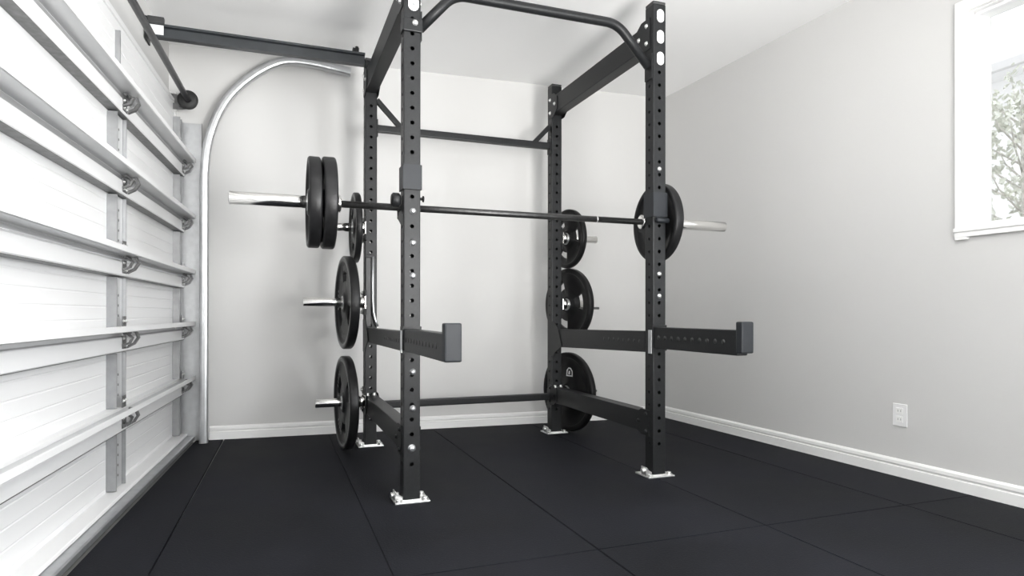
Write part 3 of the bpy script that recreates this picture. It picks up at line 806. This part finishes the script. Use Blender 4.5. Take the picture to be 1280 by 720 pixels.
# ------------------------------------------------------------------ spotter arms
def spotter(x, ycap, z0, label):
    e = thing('spotter_arm', (x + .026, FY, .66), label, 'spotter arm', 'spotter arms on the front posts')
    bm = bmesh.new(); box(bm, (x + .001, ycap + .03, z0), (x + .052, FY - .0055, .712), .004)
    a_ = obj('beam', bm, M['powder'], e)
    bm = bmesh.new(); y = FY - .045
    while y > ycap + .07:
        cyl(bm, (x + .0003, y, (z0 + .715) / 2), (x + .0012, y, (z0 + .715) / 2), .0105, 14)
        cyl(bm, (x + .0518, y, (z0 + .715) / 2), (x + .0527, y, (z0 + .715) / 2), .0105, 14); y -= .0508
    merge_into(a_, bm, M['dark'])
    bm = bmesh.new(); box(bm, (x - .001, ycap, .622), (x + .0565, ycap + .036, .745), .006)
    o_ = obj('end_stop', bm, M['slate'], e); o_['label'] = 'slate grey upturned end stop'
    bm = bmesh.new()
    prism(bm, [(x - .0045, FY + .05), (x - .0045, FY - .0052), (x + w + .004, FY - .0052), (x + w + .004, FY + .05), (x + w + .0006, FY + .05), (x + w + .0006, FY - .0008), (x - .0006, FY - .0008), (x - .0006, FY + .05)], 'z', z0 - .012, .722, .001)
    obj('post_bracket', bm, M['powder'], e)
spotter(FX, 1.93, .622, 'black spotter arm reaching forward from the front left post, beside the garage door side')
spotter(FX + W, 1.985, .612, 'black spotter arm reaching forward from the front right post, towards the right wall')

# ------------------------------------------------------------------ handle hanging on the rear left post
hh = thing('hanging_handle', (.53, 3.75, 1.1), 'slim curved grey metal handle hanging on the face of the rear left post', 'handle')
bm = bmesh.new(); box(bm, (.503, 3.757, .70), (.534, 3.7705, 1.105), .003); obj('backing_strip', bm, M['plastic'], hh)
bm = bmesh.new(); tube(bm, [(.543, 3.752, 1.105), (.543, 3.752, .95), (.543, 3.75, .85), (.547, 3.748, .78), (.557, 3.745, .735), (.570, 3.742, .700)], .008, 14, up=Vector((0, 1, 0)))
obj('grip_rod', bm, M['galv'], hh)
bm = bmesh.new(); box(bm, (.500, 3.752, 1.098), (.560, 3.7705, 1.118), .003); obj('top_clip', bm, M['powder'], hh)

# ------------------------------------------------------------------ wall stringer from the rack to the header
yc = 3.792
wl = left_pt(yc, LWO).x
sg = thing('wall_stringer', (0, yc, 2.25), 'dark steel channel running from above the garage door to the rear left post', 'steel channel')
bm = bmesh.new()
prism(bm, [(yc - .02, 2.222), (yc + .026, 2.222), (yc + .026, 2.292), (yc - .02, 2.292), (yc - .02, 2.280), (yc - .002, 2.276), (yc - .002, 2.238), (yc - .02, 2.234)], 'x', wl + .012, FX - .0003, .0012)
obj('channel', bm, M['chan'], sg)
bm = bmesh.new(); prism(bm, [(wl + .0, yc - .055), (wl + .008, yc - .055), (wl + .008, yc + .055), (wl - .0, yc + .055)], 'z', 2.195, 2.31)
bm.transform(Matrix.Translation((.004, 0, 0))); ep = obj('wall_plate', bm, M['powder'], sg)
bm = bmesh.new(); box(bm, (wl + .012, yc - .045, 2.285), (wl + .09, yc - .018, 2.318), .004); sub('clamp_cap', bm, M['plastic'], ep)
bm = bmesh.new(); box(bm, (wl + .02, yc - .0225, 2.232), (wl + .085, yc - .0203, 2.282), .0006); obj('pale_sticker', bm, M['white'], sg)
bm = bmesh.new(); box(bm, (FX - .07, yc - .016, 2.2925), (FX - .035, yc + .02, 2.315), .002); hexbolt(bm, (FX - .045, yc, 2.315), (0, 0, 1), .010, .012); obj('end_clip', bm, M['powder'], sg)

# ------------------------------------------------------------------ outlet
ot = thing('wall_outlet', RM @ Vector((0, 2.205, .24)), 'small white power outlet low on the right wall', 'power outlet')
bm = bmesh.new(); box(bm, (-.0055, 2.169, .2395), (-.0002, 2.241, .347), .002, RM); obj('cover_plate', bm, M['white'], ot)
for zc in (.273, .313):
    bm = bmesh.new(); box(bm, (-.0075, 2.188, zc - .015), (-.0052, 2.222, zc + .015), .0008, RM); r_ = obj('receptacle', bm, M['trim'], ot)
    bm = bmesh.new()
    for dy in (-.007, .007): box(bm, (-.0080, 2.205 + dy - .001, zc - .004), (-.0074, 2.205 + dy + .001, zc + .006), 0, RM)
    sub('contact_slot', bm, M['hinge'], r_)

# ------------------------------------------------------------------ unseen shop lights added overhead to brighten the room
FILL = emis('fill_tube', (1., .985, .96), LT)
for i, (x, y) in enumerate(((.2, 1.4), (1.35, 1.4), (.8, -1.0))):
    e = thing('fill_tube_light', (x, y, 2.2), 'unseen twin-tube fill light added overhead', 'fill light', 'added fill lights')
    bm = bmesh.new(); prism(bm, [(x - .055, 2.225), (x + .055, 2.225), (x + .03, 2.25), (x - .03, 2.25)], 'y', y - .6, y + .6, .002)
    obj('housing', bm, M['white'], e)
    for dx in (-.035, .035):
        bm = bmesh.new(); cyl(bm, (x + dx, y - .58, 2.195), (x + dx, y + .58, 2.195), .018, 16); obj('fill_tube', bm, FILL, e)
    for dy in (-.45, .45):
        bm = bmesh.new(); cyl(bm, (x, y + dy, 2.245), (x, y + dy, H - .001), .003, 8); obj('hanging_rod', bm, M['zinc'], e)
ld = bpy.data.lights.new('fill_bounce', 'AREA'); ld.shape = 'RECTANGLE'; ld.size = 2.2; ld.size_y = 1.0; ld.energy = LB; ld.color = (1, .985, .965)  # unseen area lamp added behind the camera to lift the ceiling
lo = bpy.data.objects.new('fill_bounce', ld); C.objects.link(lo); lo.location = (.5, -1.2, 1.45); lo.rotation_euler = (math.radians(180 - 24), 0, 0)
ld = bpy.data.lights.new('window_fill', 'AREA'); ld.shape = 'RECTANGLE'; ld.size = 1.5; ld.size_y = 1.9; ld.energy = LW; ld.color = (.96, .98, 1)  # unseen area lamp added outside the rear window to brighten the door
lo = bpy.data.objects.new('window_fill', ld); C.objects.link(lo); lo.location = (3.12, -1.33, 1.33); lo.rotation_euler = (0, math.radians(90), 0)
ld = bpy.data.lights.new('ceiling_fill', 'SPOT'); ld.energy = LS; ld.spot_size = math.radians(85); ld.spot_blend = 1; ld.shadow_soft_size = .45; ld.color = (1, .99, .975)  # unseen spot added to brighten ceiling and back wall
lo = bpy.data.objects.new('ceiling_fill', ld); C.objects.link(lo); lo.location = (1.2, -.6, .8)
lo.rotation_euler = (Vector((1.0, 2.3, 2.4)) - Vector((1.2, -.6, .8))).to_track_quat('-Z', 'Y').to_euler()
# ------------------------------------------------------------------ daylight
wd = bpy.data.worlds.new('sky'); bpy.context.scene.world = wd; wd.use_nodes = True
nt = wd.node_tree; bg = nt.nodes['Background']
tc = nt.nodes.new('ShaderNodeTexCoord'); sx = nt.nodes.new('ShaderNodeSeparateXYZ'); nt.links.new(tc.outputs['Generated'], sx.inputs[0])
rp = nt.nodes.new('ShaderNodeValToRGB'); rp.color_ramp.elements[0].position = 0; rp.color_ramp.elements[0].color = (.97, .98, 1, 1)
rp.color_ramp.elements[1].position = .7; rp.color_ramp.elements[1].color = (.90, .95, 1, 1)
nt.links.new(sx.outputs['Z'], rp.inputs['Fac']); nt.links.new(rp.outputs['Color'], bg.inputs['Color'])
bg.inputs['Strength'].default_value = 1.7

for o_ in list(C.objects):
    if o_.type == 'MESH' and o_.name.split('.')[0] in ('floor_bolt', 'gusset_bolt', 'gusset', 'bolt', 'peg_bolt', 'set_screw', 'contact_slot', 'slot_plate', 'slot_bolt', 'pin_end'):
        split_pieces(o_)

# ------------------------------------------------------------------ camera
f, hy, yaw, pitch, roll = 797.641, 390.2041, math.radians(-20.5494), math.radians(.1391), math.radians(.075)
fwd = Vector((-math.sin(yaw), math.cos(yaw), 0)); right = Vector((math.cos(yaw), math.sin(yaw), 0)); up = Vector((0, 0, 1))
f2 = fwd * math.cos(pitch) + up * math.sin(pitch); u2 = up * math.cos(pitch) - fwd * math.sin(pitch)
r3 = right * math.cos(roll) + u2 * math.sin(roll); u3 = u2 * math.cos(roll) - right * math.sin(roll)
cd = bpy.data.cameras.new('camera'); cam = bpy.data.objects.new('camera', cd); C.objects.link(cam)
mw = Matrix((( r3.x, u3.x, -f2.x, 0), (r3.y, u3.y, -f2.y, 0), (r3.z, u3.z, -f2.z, .7748), (0, 0, 0, 1)))
cam.matrix_world = mw
cd.sensor_width = 36; cd.lens = f * 36 / 1280; cd.shift_y = (hy - 360) / 1280; cd.clip_start = .02; cd.clip_end = 200
sc = bpy.context.scene; sc.camera = cam
vs = sc.view_settings; vs.view_transform = 'Standard'; vs.look = 'None'; vs.gamma = 1; vs.use_curve_mapping = False
vs.exposure = .12
